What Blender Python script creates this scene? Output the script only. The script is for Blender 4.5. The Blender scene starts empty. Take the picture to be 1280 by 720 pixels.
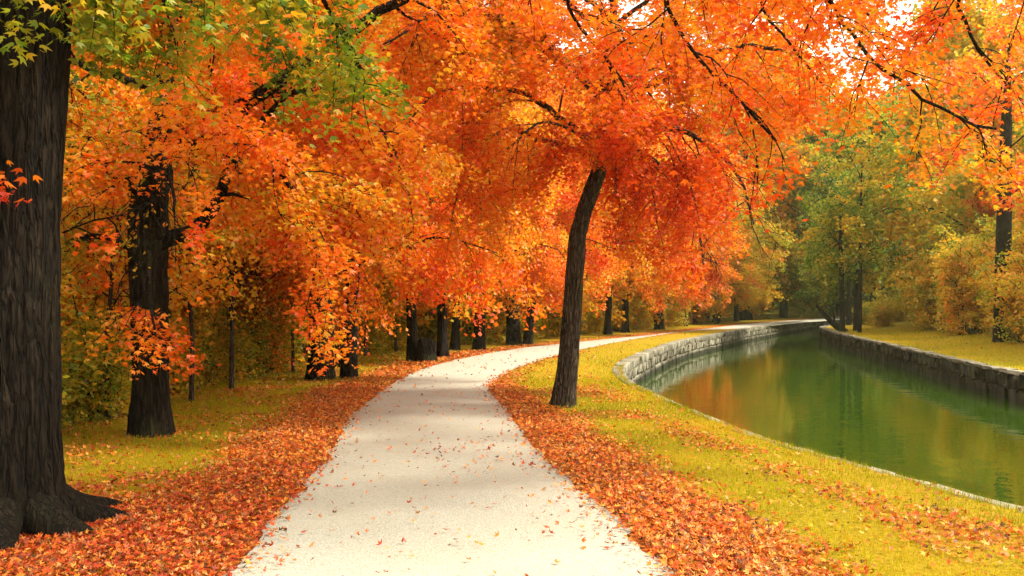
import bpy, bmesh, math, random
import numpy as np
import time
_T0 = time.time()
from mathutils import Vector, geometry
R = math.radians
scene = bpy.context.scene

# ------------------------------------------------------------ camera
cam_d = bpy.data.cameras.new('camera'); cam = bpy.data.objects.new('camera', cam_d)
scene.collection.objects.link(cam); scene.camera = cam
cam.location = (0, 0, 1.6)
cam.rotation_euler = (R(90.55), 0, 0)
cam_d.lens = 35.16; cam_d.sensor_width = 36
cam_d.clip_start = .05; cam_d.clip_end = 2500

# ------------------------------------------------------------ world, sun, exposure
SUN_EL, SUN_AZ = 47.0, 96.0            # azimuth measured from +Y (view direction) towards +X (right)
world = bpy.data.worlds.new('World'); scene.world = world; world.use_nodes = True
wn = world.node_tree; wn.nodes.clear()
sky = wn.nodes.new('ShaderNodeTexSky'); sky.sky_type = 'NISHITA'; sky.sun_disc = False
sky.sun_elevation = R(SUN_EL); sky.sun_rotation = R(SUN_AZ); sky.air_density = 1.0; sky.dust_density = 4.0; sky.ozone_density = 1.0
veil = wn.nodes.new('ShaderNodeMix'); veil.data_type = 'RGBA'; veil.inputs[0].default_value = .72
veil.inputs[7].default_value = (11.5, 10.8, 9.2, 1)          # thin bright cloud layer over the sky
bg = wn.nodes.new('ShaderNodeBackground'); bg.inputs[1].default_value = .15
wo = wn.nodes.new('ShaderNodeOutputWorld')
wn.links.new(sky.outputs[0], veil.inputs[6]); wn.links.new(veil.outputs[2], bg.inputs[0]); wn.links.new(bg.outputs[0], wo.inputs[0])
sl = bpy.data.lights.new('sun', 'SUN'); sl.energy = 4.2; sl.angle = R(9); sl.color = (1, .93, .76)
so = bpy.data.objects.new('sun', sl); scene.collection.objects.link(so)
sd = Vector((math.sin(R(SUN_AZ))*math.cos(R(SUN_EL)), math.cos(R(SUN_AZ))*math.cos(R(SUN_EL)), math.sin(R(SUN_EL))))
so.rotation_euler = sd.to_track_quat('Z', 'Y').to_euler()
vs = scene.view_settings; vs.view_transform = 'Standard'; vs.look = 'None'; vs.gamma = 1; vs.exposure = 0.98
scene.render.engine = 'CYCLES'
cy = scene.cycles
cy.max_bounces = 6; cy.diffuse_bounces = 3; cy.glossy_bounces = 3; cy.transmission_bounces = 4; cy.transparent_max_bounces = 4
cy.use_adaptive_sampling = True; cy.adaptive_threshold = .03; cy.sample_clamp_indirect = 6; cy.use_denoising = True; cy.caustics_reflective = False; cy.caustics_refractive = False

# ------------------------------------------------------------ helpers
C = scene.collection
def link(o, parent=None):
    C.objects.link(o)
    if parent is not None: o.parent = parent
    return o
def thing(name, label, cat, loc=(0,0,0), group=None):
    o = bpy.data.objects.new(name, None); link(o); o.location = loc; o.empty_display_size = .3
    o['label'] = label; o['category'] = cat
    if group: o['group'] = group
    return o
def tag(o, label=None, cat=None, group=None, kind=None):
    if label: o['label'] = label
    if cat: o['category'] = cat
    if group: o['group'] = group
    if kind: o['kind'] = kind
    return o
def mesh_np(name, V, F, mat, tone=None, smooth=False, attrs=None):
    """V (n,3) floats, F list of (m,k) index arrays"""
    me = bpy.data.meshes.new(name)
    if not isinstance(F, list): F = [F]
    F = [f for f in F if len(f)]
    lt = np.concatenate([np.full(len(f), f.shape[1], np.int32) for f in F])
    li = np.concatenate([f.ravel() for f in F]).astype(np.int32)
    ls = np.concatenate([[0], np.cumsum(lt)[:-1]]).astype(np.int32)
    me.vertices.add(len(V)); me.vertices.foreach_set('co', np.asarray(V, np.float32).ravel())
    me.loops.add(len(li)); me.loops.foreach_set('vertex_index', li)
    me.polygons.add(len(lt)); me.polygons.foreach_set('loop_start', ls); me.polygons.foreach_set('loop_total', lt)
    if smooth: me.polygons.foreach_set('use_smooth', np.ones(len(lt), bool))
    me.update(calc_edges=True)
    if tone is not None:
        a = me.attributes.new('tone', 'FLOAT', 'FACE'); a.data.foreach_set('value', np.asarray(tone, np.float32))
    for k, v in (attrs or {}).items():
        a = me.attributes.new(k, 'FLOAT', 'POINT'); a.data.foreach_set('value', np.asarray(v, np.float32))
    if mat: me.materials.append(mat)
    return me
def obj(name, me, parent=None, loc=None):
    o = bpy.data.objects.new(name, me); link(o, parent)
    if loc is not None: o.location = loc
    return o
def _h(ix, iy, s):
    n = (ix.astype(np.int64)*374761393 + iy.astype(np.int64)*668265263 + s*974634777) & 0x7fffffff
    n = ((n ^ (n >> 13))*1274126177) & 0x7fffffff
    return ((n ^ (n >> 16)) & 0xffff)/65535.0
def vnoise(x, y, s=0):
    x = np.asarray(x, float); y = np.asarray(y, float)
    ix = np.floor(x); iy = np.floor(y); fx = x-ix; fy = y-iy
    fx = fx*fx*(3-2*fx); fy = fy*fy*(3-2*fy)
    a = _h(ix, iy, s); b = _h(ix+1, iy, s); c = _h(ix, iy+1, s); d = _h(ix+1, iy+1, s)
    return (a*(1-fx)+b*fx)*(1-fy) + (c*(1-fx)+d*fx)*fy
def fbm(x, y, s=0, o=3):
    t = 0; w = .5
    for k in range(o): t = t + w*vnoise(np.asarray(x)*2**k, np.asarray(y)*2**k, s+k*7); w *= .5
    return t/(1-.5**o)
def catmull(P, step):
    P = [np.array(p, float) for p in P]
    P = [2*P[0]-P[1]] + P + [2*P[-1]-P[-2]]
    out = []
    for i in range(1, len(P)-2):
        a, b, c, d = P[i-1:i+3]
        n = max(2, int(np.linalg.norm(c-b)/step))
        for k in range(n):
            t = k/n
            out.append(.5*((2*b)+(c-a)*t+(2*a-5*b+4*c-d)*t*t+(-a+3*b-3*c+d)*t**3))
    out.append(P[-2])
    return np.array(out)
def smoothstep(a, b, x):
    t = np.clip((x-a)/(b-a), 0, 1); return t*t*(3-2*t)

# ------------------------------------------------------------ materials
class NT:
    def __init__(s, name):
        s.m = bpy.data.materials.new(name); s.m.use_nodes = True; s.t = s.m.node_tree; s.t.nodes.clear()
        s.out = s.n('ShaderNodeOutputMaterial')
    def n(s, t, **k):
        x = s.t.nodes.new(t)
        for a, b in k.items(): setattr(x, a, b)
        return x
    def l(s, a, b): s.t.links.new(a, b)
    def ramp(s, fac, stops, interp='LINEAR'):
        r = s.n('ShaderNodeValToRGB'); cr = r.color_ramp; cr.interpolation = interp
        while len(cr.elements) < len(stops): cr.elements.new(.5)
        for e, (p, c) in zip(cr.elements, stops): e.position = p; e.color = (*c, 1) if len(c) == 3 else c
        s.l(fac, r.inputs[0]); return r.outputs[0]
    def noise(s, vec, scale, detail=4, rough=.55):
        x = s.n('ShaderNodeTexNoise'); x.inputs['Scale'].default_value = scale; x.inputs['Detail'].default_value = detail
        x.inputs['Roughness'].default_value = rough
        if vec is not None: s.l(vec, x.inputs['Vector'])
        return x.outputs[0]
    def coord(s, which='Object', scale=None):
        c = s.n('ShaderNodeTexCoord').outputs[which]
        if scale is None: return c
        m = s.n('ShaderNodeMapping'); m.inputs['Scale'].default_value = scale; s.l(c, m.inputs[0]); return m.outputs[0]
    def mix(s, f, a, b, mode='MIX'):
        x = s.n('ShaderNodeMix', data_type='RGBA', blend_type=mode)
        for v, i in ((f, 0), (a, 6), (b, 7)):
            if isinstance(v, (int, float)): x.inputs[i].default_value = v
            elif isinstance(v, tuple): x.inputs[i].default_value = (*v, 1)
            else: s.l(v, x.inputs[i])
        return x.outputs[2]
    def math(s, op, a, b=0.0, clamp=False):
        x = s.n('ShaderNodeMath', operation=op, use_clamp=clamp)
        for v, i in ((a, 0), (b, 1)):
            if isinstance(v, (int, float)): x.inputs[i].default_value = v
            else: s.l(v, x.inputs[i])
        return x.outputs[0]
    def bump(s, h, strength, dist):
        b = s.n('ShaderNodeBump'); b.inputs['Strength'].default_value = strength; b.inputs['Distance'].default_value = dist
        s.l(h, b.inputs['Height']); return b.outputs[0]
    def pbr(s, col, rough=.9, normal=None, spec=.3):
        p = s.n('ShaderNodeBsdfPrincipled')
        if isinstance(col, tuple): p.inputs['Base Color'].default_value = (*col, 1)
        else: s.l(col, p.inputs['Base Color'])
        if isinstance(rough, (int, float)): p.inputs['Roughness'].default_value = rough
        else: s.l(rough, p.inputs['Roughness'])
        p.inputs['Specular IOR Level'].default_value = spec
        if normal is not None: s.l(normal, p.inputs['Normal'])
        s.l(p.outputs[0], s.out.inputs[0]); return p

LEAF_STOPS = [(0, (.035, .085, .008)), (.14, (.13, .25, .012)), (.28, (.36, .38, .015)), (.42, (.70, .46, .02)),
              (.55, (.84, .33, .01)), (.70, (.85, .17, .006)), (.84, (.80, .08, .006)), (1, (.42, .025, .008))]
def leaf_mat(name, trans=.58, shift=.10, gain=1.0, stops=LEAF_STOPS):
    m = NT(name)
    at = m.n('ShaderNodeAttribute', attribute_name='tone').outputs['Fac']
    oi = m.n('ShaderNodeObjectInfo').outputs['Random']
    t = m.math('ADD', at, m.math('MULTIPLY', m.math('SUBTRACT', oi, .5), shift), True)
    col = m.ramp(t, [(p, tuple(min(.85, x*gain) for x in c)) for p, c in stops])
    d = m.n('ShaderNodeBsdfDiffuse'); m.l(col, d.inputs[0])
    tr = m.n('ShaderNodeBsdfTranslucent'); m.l(col, tr.inputs[0])
    g = m.n('ShaderNodeBsdfGlossy'); g.inputs['Roughness'].default_value = .5; g.inputs[0].default_value = (.8, .8, .8, 1)
    a = m.n('ShaderNodeMixShader'); a.inputs[0].default_value = trans; m.l(d.outputs[0], a.inputs[1]); m.l(tr.outputs[0], a.inputs[2])
    b = m.n('ShaderNodeMixShader'); b.inputs[0].default_value = .025; m.l(a.outputs[0], b.inputs[1]); m.l(g.outputs[0], b.inputs[2])
    m.l(b.outputs[0], m.out.inputs[0]); return m.m
M_leaf = leaf_mat('autumn_leaf')
LITTER_STOPS = [(0, (.07, .028, .012)), (.15, (.22, .06, .018)), (.3, (.56, .26, .08)), (.45, (.72, .33, .04)), (.6, (.68, .17, .014)), (.75, (.54, .08, .010)), (.9, (.36, .035, .010)), (1, (.20, .02, .01))]
M_litter = leaf_mat('fallen_leaf', .15, 0, stops=LITTER_STOPS)
def bark_mat(name, c0, c1, c2, sc=1.0, moss_c=(.07, .085, .03)):
    m = NT(name)
    co = m.coord('Object', (14*sc, 14*sc, 2.2*sc))
    big = m.noise(co, 1.0, 5, .6)
    v = m.n('ShaderNodeTexVoronoi', feature='DISTANCE_TO_EDGE'); v.inputs['Scale'].default_value = 1.4
    wv = m.n('ShaderNodeVectorMath', operation='ADD'); m.l(co, wv.inputs[0])
    nz = m.n('ShaderNodeTexNoise'); nz.inputs['Scale'].default_value = 1.5; m.l(co, nz.inputs['Vector']); m.l(nz.outputs[1], wv.inputs[1])
    m.l(wv.outputs[0], v.inputs['Vector'])
    ridge = m.math('MULTIPLY', v.outputs[0], 2.2, True)
    fine = m.noise(m.coord('Object', (60, 60, 14)), 1.0, 4, .6)
    moss = m.noise(m.coord('Object'), 1.6, 4, .6)
    col = m.ramp(big, [(.25, c0), (.55, c1), (.8, c2)])
    col = m.mix(m.ramp(ridge, [(.0, (0, 0, 0)), (.45, (1, 1, 1))]), tuple(x*.45 for x in c0), col)
    col = m.mix(m.ramp(moss, [(.52, (0, 0, 0)), (.7, (.35, .35, .35))]), col, moss_c)
    h = m.math('ADD', ridge, m.math('MULTIPLY', fine, .35))
    m.pbr(col, .95, m.bump(h, 1.0, .05), .15); return m.m
M_bark = bark_mat('furrowed_bark', (.010, .007, .005), (.024, .017, .011), (.050, .037, .024))
M_bark_dark = bark_mat('blackened_bark', (.006, .0042, .0026), (.016, .0105, .006), (.040, .026, .014), moss_c=(.026, .022, .009))
M_bark2 = bark_mat('smooth_grey_bark', (.05, .038, .028), (.11, .08, .058), (.18, .135, .10), 1.3)

# path
m = NT('crushed_limestone')
co = m.coord('Object')
f = m.noise(co, 55, 5, .7); g = m.noise(co, 1.1, 4, .6); s = m.noise(co, 9, 3, .6)
vv = m.n('ShaderNodeTexVoronoi'); vv.inputs['Scale'].default_value = 60; m.l(co, vv.inputs['Vector'])
col = m.ramp(f, [(.3, (.25, .245, .20)), (.5, (.37, .365, .305)), (.72, (.45, .445, .385))])
col = m.mix(m.ramp(g, [(.35, (0, 0, 0)), (.7, (.35, .35, .35))]), col, (.36, .33, .24))
col = m.mix(m.ramp(s, [(.58, (0, 0, 0)), (.75, (.3, .3, .3))]), col, (.33, .28, .18))
m.pbr(col, .95, m.bump(m.math('ADD', f, m.math('MULTIPLY', vv.outputs[0], .8)), .6, .012), .2); M_path = m.m

# ground: grass colours, litter where the attribute says leaves have gathered
m = NT('grass_and_litter')
co = m.coord('Object')
at = m.n('ShaderNodeAttribute', attribute_name='litter').outputs['Fac']
n1 = m.noise(co, 1.3, 5, .65); n2 = m.noise(co, 24, 4, .7); n3 = m.noise(co, .35, 3, .5)
gr = m.ramp(n2, [(.3, (.12, .10, .006)), (.5, (.28, .22, .008)), (.72, (.46, .32, .012))])
gr = m.mix(m.ramp(n3, [(.4, (0, 0, 0)), (.65, (.65, .65, .65))]), gr, (.40, .23, .012))
vl = m.n('ShaderNodeTexVoronoi'); vl.inputs['Scale'].default_value = 17; m.l(co, vl.inputs['Vector'])
lcs = m.n('ShaderNodeSeparateColor'); m.l(vl.outputs['Color'], lcs.inputs[0])
lc = m.ramp(lcs.outputs[0], [(0, (.10, .03, .010)), (.35, (.34, .07, .010)), (.65, (.48, .12, .014)), (1, (.45, .22, .05))])
lf = m.math('ADD', at, m.math('MULTIPLY', m.math('SUBTRACT', m.noise(co, 6, 5, .7), .5), 1.3))
mask = m.ramp(lf, [(.42, (0, 0, 0)), (.56, (1, 1, 1))])
col = m.mix(mask, gr, lc)
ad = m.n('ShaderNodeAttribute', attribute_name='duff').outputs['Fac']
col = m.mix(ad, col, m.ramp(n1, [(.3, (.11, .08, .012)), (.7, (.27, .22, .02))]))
m.pbr(col, 1.0, m.bump(m.math('ADD', n2, m.noise(co, 70, 3, .7)), .8, .03), .1); M_ground = m.m

# grass blades
m = NT('grass_blade')
at = m.n('ShaderNodeAttribute', attribute_name='tone').outputs['Fac']
col = m.ramp(at, [(0, (.13, .16, .006)), (.4, (.33, .31, .007)), (.7, (.50, .38, .010)), (1, (.56, .31, .02))])
d = m.n('ShaderNodeBsdfDiffuse'); m.l(col, d.inputs[0]); tr = m.n('ShaderNodeBsdfTranslucent'); m.l(col, tr.inputs[0])
a = m.n('ShaderNodeMixShader'); a.inputs[0].default_value = .4; m.l(d.outputs[0], a.inputs[1]); m.l(tr.outputs[0], a.inputs[2])
m.l(a.outputs[0], m.out.inputs[0]); M_grass = m.m

# stone
def stone_mat(name, stops, moss=.5):
    m = NT(name)
    co = m.coord('Object')
    n1 = m.noise(co, 3.2, 5, .65); n2 = m.noise(co, 28, 5, .7)
    ri = m.n('ShaderNodeNewGeometry').outputs['Random Per Island']
    col = m.ramp(m.math('ADD', m.math('MULTIPLY', n2, .76), m.math('MULTIPLY', ri, .24)), stops)
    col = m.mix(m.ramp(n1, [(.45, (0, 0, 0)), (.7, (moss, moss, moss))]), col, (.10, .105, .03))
    # dark band: the courses turn near black towards the waterline, with an uneven upper edge
    z = m.n('ShaderNodeSeparateXYZ'); m.l(co, z.inputs[0])
    zz = m.math('ADD', z.outputs[2], m.math('MULTIPLY', n1, .12))
    low_dark = m.ramp(m.math('ADD', zz, 1.0), [(.50, (1, 1, 1)), (.62, (0, 0, 0))])
    col = m.mix(low_dark, col, (.022, .02, .012))
    m.pbr(col, .9, m.bump(n2, .8, .02), .25); return m.m
M_stone = stone_mat('pale_canal_stone', [(.25, (.08, .07, .05)), (.5, (.19, .17, .125)), (.75, (.38, .355, .28))], .35)
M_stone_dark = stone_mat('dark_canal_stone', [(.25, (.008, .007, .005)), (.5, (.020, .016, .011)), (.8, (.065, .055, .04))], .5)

# water
m = NT('canal_water')
co = m.coord('Object', (1.0, 1.0, 1))
n1 = m.noise(co, 1.6, 3, .5); n2 = m.noise(co, 7, 2, .5)
p = m.pbr((.022, .050, .003), .035, m.bump(m.math('ADD', n1, m.math('MULTIPLY', n2, .25)), .10, .06), .6)
p.inputs['IOR'].default_value = 1.45
M_water = m.m
m = NT('canal_silt'); m.pbr((.03, .03, .015), 1.0); M_silt = m.m

# ------------------------------------------------------------ plan: path, canal banks (metres, camera at origin looking +Y)
pathL = catmull([(-1.9,-14),(-1.75,-6),(-1.66,0),(-1.62,3),(-1.66,5.75),(-1.73,7.46),(-1.86,10.1),(-2.16,13.5),(-2.23,16.9),(-2.06,21.5),(-1.43,25.6),(0,30.8),(1.66,34.5),(3.7,38.5),(6.3,43.5),(9.8,51),(15,62),(22,74),(31,87),(45,101),(75,119),(125,140)], .12)
pathR = catmull([(1.2,-14),(1.2,-6),(1.1,0),(1.0,3),(.9,5.75),(.72,7.46),(.38,9.6),(0,13.5),(-.34,16.9),(-.36,19),(0,22),(.83,26),(2.6,32.3),(5.0,39.2),(8.4,47.6),(11.6,51.5),(16.8,60.5),(23.6,72),(32.6,85),(46.5,98.5),(76.5,116.5),(126.5,137)], .12)
bankL = catmull([(20,-20),(12,-10),(9,-4),(7,0),(5.6,3),(4.6,5.5),(3.9,7.6),(3.31,9.85),(2.87,11.7),(2.60,14.3),(2.40,16.9),(2.33,20.2),(3.1,25.2),(6.0,35.7),(9.2,44),(13.8,55),(24.3,77),(34,90),(50,103),(80,120),(130,141)], .25)
bankR = catmull([(28,-17),(20,-9),(16,-2),(13.5,4),(11.8,10),(10.8,16),(10.7,20.8),(11.2,25),(12.4,32),(14.3,43.5),(15.8,50.5),(16.9,54.8),(19.6,59),(25,65.5),(33,75),(50,88),(80,104),(132,124)], .25)
def nearest_d(P, x, y):   # perpendicular distance, the curves are monotone in y
    x = np.atleast_1d(np.asarray(x, float)); y = np.atleast_1d(np.asarray(y, float))
    xc = np.interp(y, P[:, 1], P[:, 0]); sl = (np.interp(y+.5, P[:, 1], P[:, 0])-np.interp(y-.5, P[:, 1], P[:, 0]))
    return np.abs(x-xc)/np.sqrt(1+sl*sl)
def at_y(P, y):   # x of a bank/edge at depth y (all are monotone in y)
    return np.interp(y, P[:, 1], P[:, 0])
def signed(x, y):
    """0 on path, <0 metres left of path, >0 metres right of it; also bank distances"""
    x = np.atleast_1d(x); y = np.atleast_1d(y)
    xl = at_y(pathL, y); xr = at_y(pathR, y)
    dl = nearest_d(pathL, x, y); dr = nearest_d(pathR, x, y)
    s = np.where(x < xl, -dl, np.where(x > xr, dr, 0))
    return s
def in_canal(x, y, pad=0):
    return (x > at_y(bankL, y)-pad) & (x < at_y(bankR, y)+pad)
def litter(x, y):
    x = np.atleast_1d(x); y = np.atleast_1d(y)
    s = signed(x, y)
    n = fbm(x*.9, y*.9, 11, 3); nb = fbm(x*.35+9, y*.35, 5, 2)
    wl = .25 + .45*nb + .9*np.clip((9-y)/2.5, 0, 1)
    left = 1.15*np.clip(1-(-s-wl)/1.0, 0, 1)
    left = np.maximum(left, .95*smoothstep(8.8, 7.2, y+ .35*(x+3)))          # carpet around the big trunk
    left = np.maximum(left, .24+.8*(n-.5))
    wr = (.40+.5*nb)*(1-.65*smoothstep(9, 17, y))
    right = 1.1*np.clip(1-(s-wr*.8)/.85, 0, 1)
    db = at_y(bankL, y)-x
    stripe = smoothstep(.55, .25, np.abs(s-1.35-.1*np.sin(y)))*(y < 13)          # a bare green stripe
    mid = np.clip(.37+1.5*(n-.47), .05, .5)*smoothstep(.25, .9, db)
    mid = mid*(1-.7*stripe)
    right = np.maximum(right, mid)
    right = np.where(y > 15, right*np.clip(1.15-(y-15)/9, .42, 1), right)
    L = np.where(s < 0, left, right)
    L = np.where(x > at_y(bankR, y), .22+.5*(n-.5), L)
    far = smoothstep(24, 45, y); L = L*(1-.45*far)+.14*far
    return np.clip(L, 0, 1)
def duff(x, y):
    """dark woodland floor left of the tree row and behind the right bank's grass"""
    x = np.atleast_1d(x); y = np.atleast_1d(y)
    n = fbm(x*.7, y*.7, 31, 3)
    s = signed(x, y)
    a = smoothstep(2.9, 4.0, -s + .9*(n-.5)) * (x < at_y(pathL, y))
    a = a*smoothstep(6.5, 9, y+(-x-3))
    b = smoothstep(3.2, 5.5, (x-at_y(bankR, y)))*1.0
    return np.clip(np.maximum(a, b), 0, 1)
def gz(x, y):
    x = np.asarray(x, float); y = np.asarray(y, float)
    xl = at_y(pathL, y)
    a = smoothstep(.6, 3, xl-x)
    z = a*(.10*(fbm(x*.35, y*.35, 3, 2)-.5))
    z = z - .35*smoothstep(3.2, 7, xl-x)                  # the ground falls away behind the row of trees
    z = z + 4.5*smoothstep(25, 90, xl-x)
    xr = at_y(bankR, y)
    z = z + smoothstep(1, 6, x-xr)*.35 + 5*smoothstep(25, 90, x-xr)
    return z

# ------------------------------------------------------------ ground (one sheet with the canal cut out)
def build_ground():
    pts = []
    def grid(x0, x1, y0, y1, st, skip=None):
        X, Y = np.meshgrid(np.arange(x0, x1, st), np.arange(y0, y1, st))
        X = X.ravel(); Y = Y.ravel()
        rs = np.random.RandomState(1); X = X+rs.uniform(-.2, .2, len(X))*st; Y = Y+rs.uniform(-.2, .2, len(Y))*st
        k = ~in_canal(X, Y, .1+st*.4)
        if skip: k &= ~((X > skip[0]) & (X < skip[1]) & (Y > skip[2]) & (Y < skip[3]))
        pts.extend(zip(X[k], Y[k]))
    grid(-9, 8, 1, 34, .26)
    grid(-20, 40, -14, 80, 1.0, (-9, 8, 1, 34))
    grid(-150, 200, -60, 260, 9, (-20, 40, -14, 80))
    grid(-400, 400, -200, 420, 60, (-150, 200, -60, 260))
    def off(P, sgn, o):
        T = np.gradient(P, axis=0); T /= np.linalg.norm(T, axis=1)[:, None]
        return P + sgn*o*np.stack([-T[:, 1], T[:, 0]], 1)
    eL = off(bankL, 1, .10)[::2]; eR = off(bankR, -1, .10)[::2]
    poly = list(map(tuple, eL)) + list(map(tuple, eR[::-1]))
    base = len(pts); pts.extend(poly)
    pts = [Vector((float(a), float(b))) for a, b in pts]
    n = len(poly); edges = [(base+i, base+(i+1) % n) for i in range(n)]
    vo, eo, fo, *_ = geometry.delaunay_2d_cdt(pts, edges, [], 0, 1e-4)
    V = np.array([(v.x, v.y) for v in vo]); F = np.array([f for f in fo if len(f) == 3])
    cx = V[F].mean(1)
    # inside test against the canal polygon
    P = np.array(poly); x = cx[:, 0]; y = cx[:, 1]; ins = np.zeros(len(cx), bool)
    x1, y1 = P[:, 0], P[:, 1]; x2, y2 = np.roll(x1, -1), np.roll(y1, -1)
    for a, b, c, d in zip(x1, y1, x2, y2):
        if b == d: continue
        ins ^= ((b > y) != (d > y)) & (x < (c-a)*(y-b)/(d-b)+a)
    F = F[~ins]
    a, b, c = V[F[:, 0]], V[F[:, 1]], V[F[:, 2]]
    cr = (b[:, 0]-a[:, 0])*(c[:, 1]-a[:, 1])-(b[:, 1]-a[:, 1])*(c[:, 0]-a[:, 0])
    F[cr < 0] = F[cr < 0][:, ::-1]
    Z = gz(V[:, 0], V[:, 1])
    me = mesh_np('ground', np.column_stack([V, Z]), F, M_ground, smooth=True,
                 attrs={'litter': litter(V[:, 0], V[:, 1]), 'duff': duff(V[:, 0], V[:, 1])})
    tag(obj('ground', me), kind='structure')
build_ground()

def strip(A, B, cols, z, jitter=0, seed=0):
    n = max(len(A), len(B)); t = np.linspace(0, 1, n)
    def rs(P):
        d = np.concatenate([[0], np.cumsum(np.linalg.norm(np.diff(P, axis=0), axis=1))]); d /= d[-1]
        return np.stack([np.interp(t, d, P[:, 0]), np.interp(t, d, P[:, 1])], 1)
    # match by y so that rows run across the strip
    yy = np.concatenate([np.arange(-14, 50, .10), np.arange(50, 136, .6)])
    A2 = np.stack([at_y(A, yy), yy], 1); B2 = np.stack([at_y(B, yy), yy], 1)
    if jitter:
        A2[:, 0] += jitter*(fbm(yy*3, yy*0+seed, 2, 3)-.5)*2; B2[:, 0] += jitter*(fbm(yy*3, yy*0+seed+5, 4, 3)-.5)*2
    u = np.linspace(0, 1, cols)[None, :, None]
    G = A2[:, None, :]*(1-u)+B2[:, None, :]*u
    n = len(yy); V = np.column_stack([G.reshape(-1, 2), np.full(n*cols, z)])
    i = np.arange(n-1)[:, None]*cols+np.arange(cols-1)[None, :]
    F = np.stack([i, i+1, i+cols+1, i+cols], -1).reshape(-1, 4)
    return V, F
V, F = strip(pathL, pathR, 5, .008, .09, 3)
tag(obj('path', mesh_np('path', V, F, M_path)), kind='structure')

# water and bed
def canal_sheet(name, z, pad, mat):
    n = 260; t = np.linspace(0, 1, n)
    def rs(P, sgn):
        T = np.gradient(P, axis=0); T /= np.linalg.norm(T, axis=1)[:, None]
        P = P + sgn*pad*np.stack([-T[:, 1], T[:, 0]], 1)
        d = np.concatenate([[0], np.cumsum(np.linalg.norm(np.diff(P, axis=0), axis=1))]); d /= d[-1]
        return np.stack([np.interp(t, d, P[:, 0]), np.interp(t, d, P[:, 1])], 1)
    A, B = rs(bankL, 1), rs(bankR, -1)
    V = np.concatenate([A, B]); V = np.column_stack([V, np.full(2*n, z)])
    i = np.arange(n-1); F = np.stack([i, i+n, i+n+1, i+1], 1)
    return tag(obj(name, mesh_np(name, V, F, mat)), kind='structure')
WZ = -.65
canal_sheet('water', WZ, .12, M_water)
canal_sheet('canal_bed', -1.9, .3, M_silt)

# ------------------------------------------------------------ stone canal walls
def stone_template():
    bm = bmesh.new(); bmesh.ops.create_cube(bm, size=1)
    bmesh.ops.bevel(bm, geom=bm.edges[:]+bm.verts[:], offset=.09, segments=2, affect='EDGES', profile=.6)
    bmesh.ops.triangulate(bm, faces=bm.faces[:])
    bm.verts.ensure_lookup_table()
    V = np.array([v.co[:] for v in bm.verts]); F = np.array([[v.index for v in f.verts] for f in bm.faces]); bm.free()
    return V, F
SV, SF = stone_template()
def wall(P, sgn, rs, length, depth, zt, zb, off, jit=.012, gap=.015, y0=-99, y1=999, wob=1.0):
    """row of stones following P; sgn +1: stones lie on the left of the direction of travel"""
    d = np.concatenate([[0], np.cumsum(np.linalg.norm(np.diff(P, axis=0), axis=1))])
    s = 0; Vs = []; Fs = []; k = 0
    while s < d[-1]-1:
        yy = np.interp(s, d, P[:, 1]); mul = 1 if yy < 60 else 2.2
        L = length*rs.uniform(.7, 1.35)*mul
        a = np.array([np.interp(s, d, P[:, 0]), np.interp(s, d, P[:, 1])])
        b = np.array([np.interp(s+L, d, P[:, 0]), np.interp(s+L, d, P[:, 1])])
        if not (y0 <= yy < y1): s += L; continue
        t = (b-a)/np.linalg.norm(b-a); nrm = np.array([-t[1], t[0]])*sgn
        dep = (depth(yy) if callable(depth) else depth)*rs.uniform(.85, 1.1); o = off + rs.uniform(-.02, .025)*wob
        ztop = (zt(yy) if callable(zt) else zt)+rs.uniform(-.012, .015)*wob; zbot = zb
        V = SV*np.array([L-gap, dep, ztop-zbot]) + rs.normal(0, jit, SV.shape)
        ang = rs.normal(0, .015)*wob
        c = (a+b)/2 + nrm*(dep/2+o)
        XY = c + V[:, :1]*(t+ang*nrm) + V[:, 1:2]*(nrm-ang*t)
        Z = V[:, 2]+(ztop+zbot)/2
        Vs.append(np.column_stack([XY, Z])); Fs.append(SF+k); k += len(SV); s += L
    return np.concatenate(Vs), np.concatenate(Fs)
rs = np.random.RandomState(4)
cl = lambda y: -.0 + .035*float(smoothstep(14, 24, y))
wl = thing('canal_wall', 'pale stone retaining wall curving along the path side of the canal', 'wall', (2.33, 20.2, 0))
off0 = np.array([2.33, 20.2, 0])
V, F = wall(bankL, 1, rs, .5, lambda y: .15+.17*float(smoothstep(14, 26, y)), cl, -.16, 0.0, .007, .0, wob=.5)
obj('coping', mesh_np('coping', V-off0, F, M_stone), wl)
V, F = wall(bankL, 1, rs, .30, .30, -.165, -.40, .01, .014, .008)
V2, F2 = wall(bankL, 1, rs, .7, .34, -.43, -1.2, .03, .014)
obj('wall_face', mesh_np('wall_face', np.concatenate([V, V2])-off0, np.concatenate([F, F2+len(V)]), M_stone), wl)
wr = thing('canal_wall', 'dark mossy stone retaining wall rounding the far right bank of the canal', 'wall', (10.7, 20.8, 0))
off0 = np.array([10.7, 20.8, 0])
V, F = wall(bankR, -1, rs, .55, .26, .03, -.045, 0.0, .010); obj('coping', mesh_np('coping', V-off0, F, M_stone), wr)
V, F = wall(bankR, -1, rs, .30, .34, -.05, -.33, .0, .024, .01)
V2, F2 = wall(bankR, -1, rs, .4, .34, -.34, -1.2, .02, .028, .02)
obj('wall_face', mesh_np('wall_face', np.concatenate([V, V2])-off0, np.concatenate([F, F2+len(V)]), M_stone_dark), wr)

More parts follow.
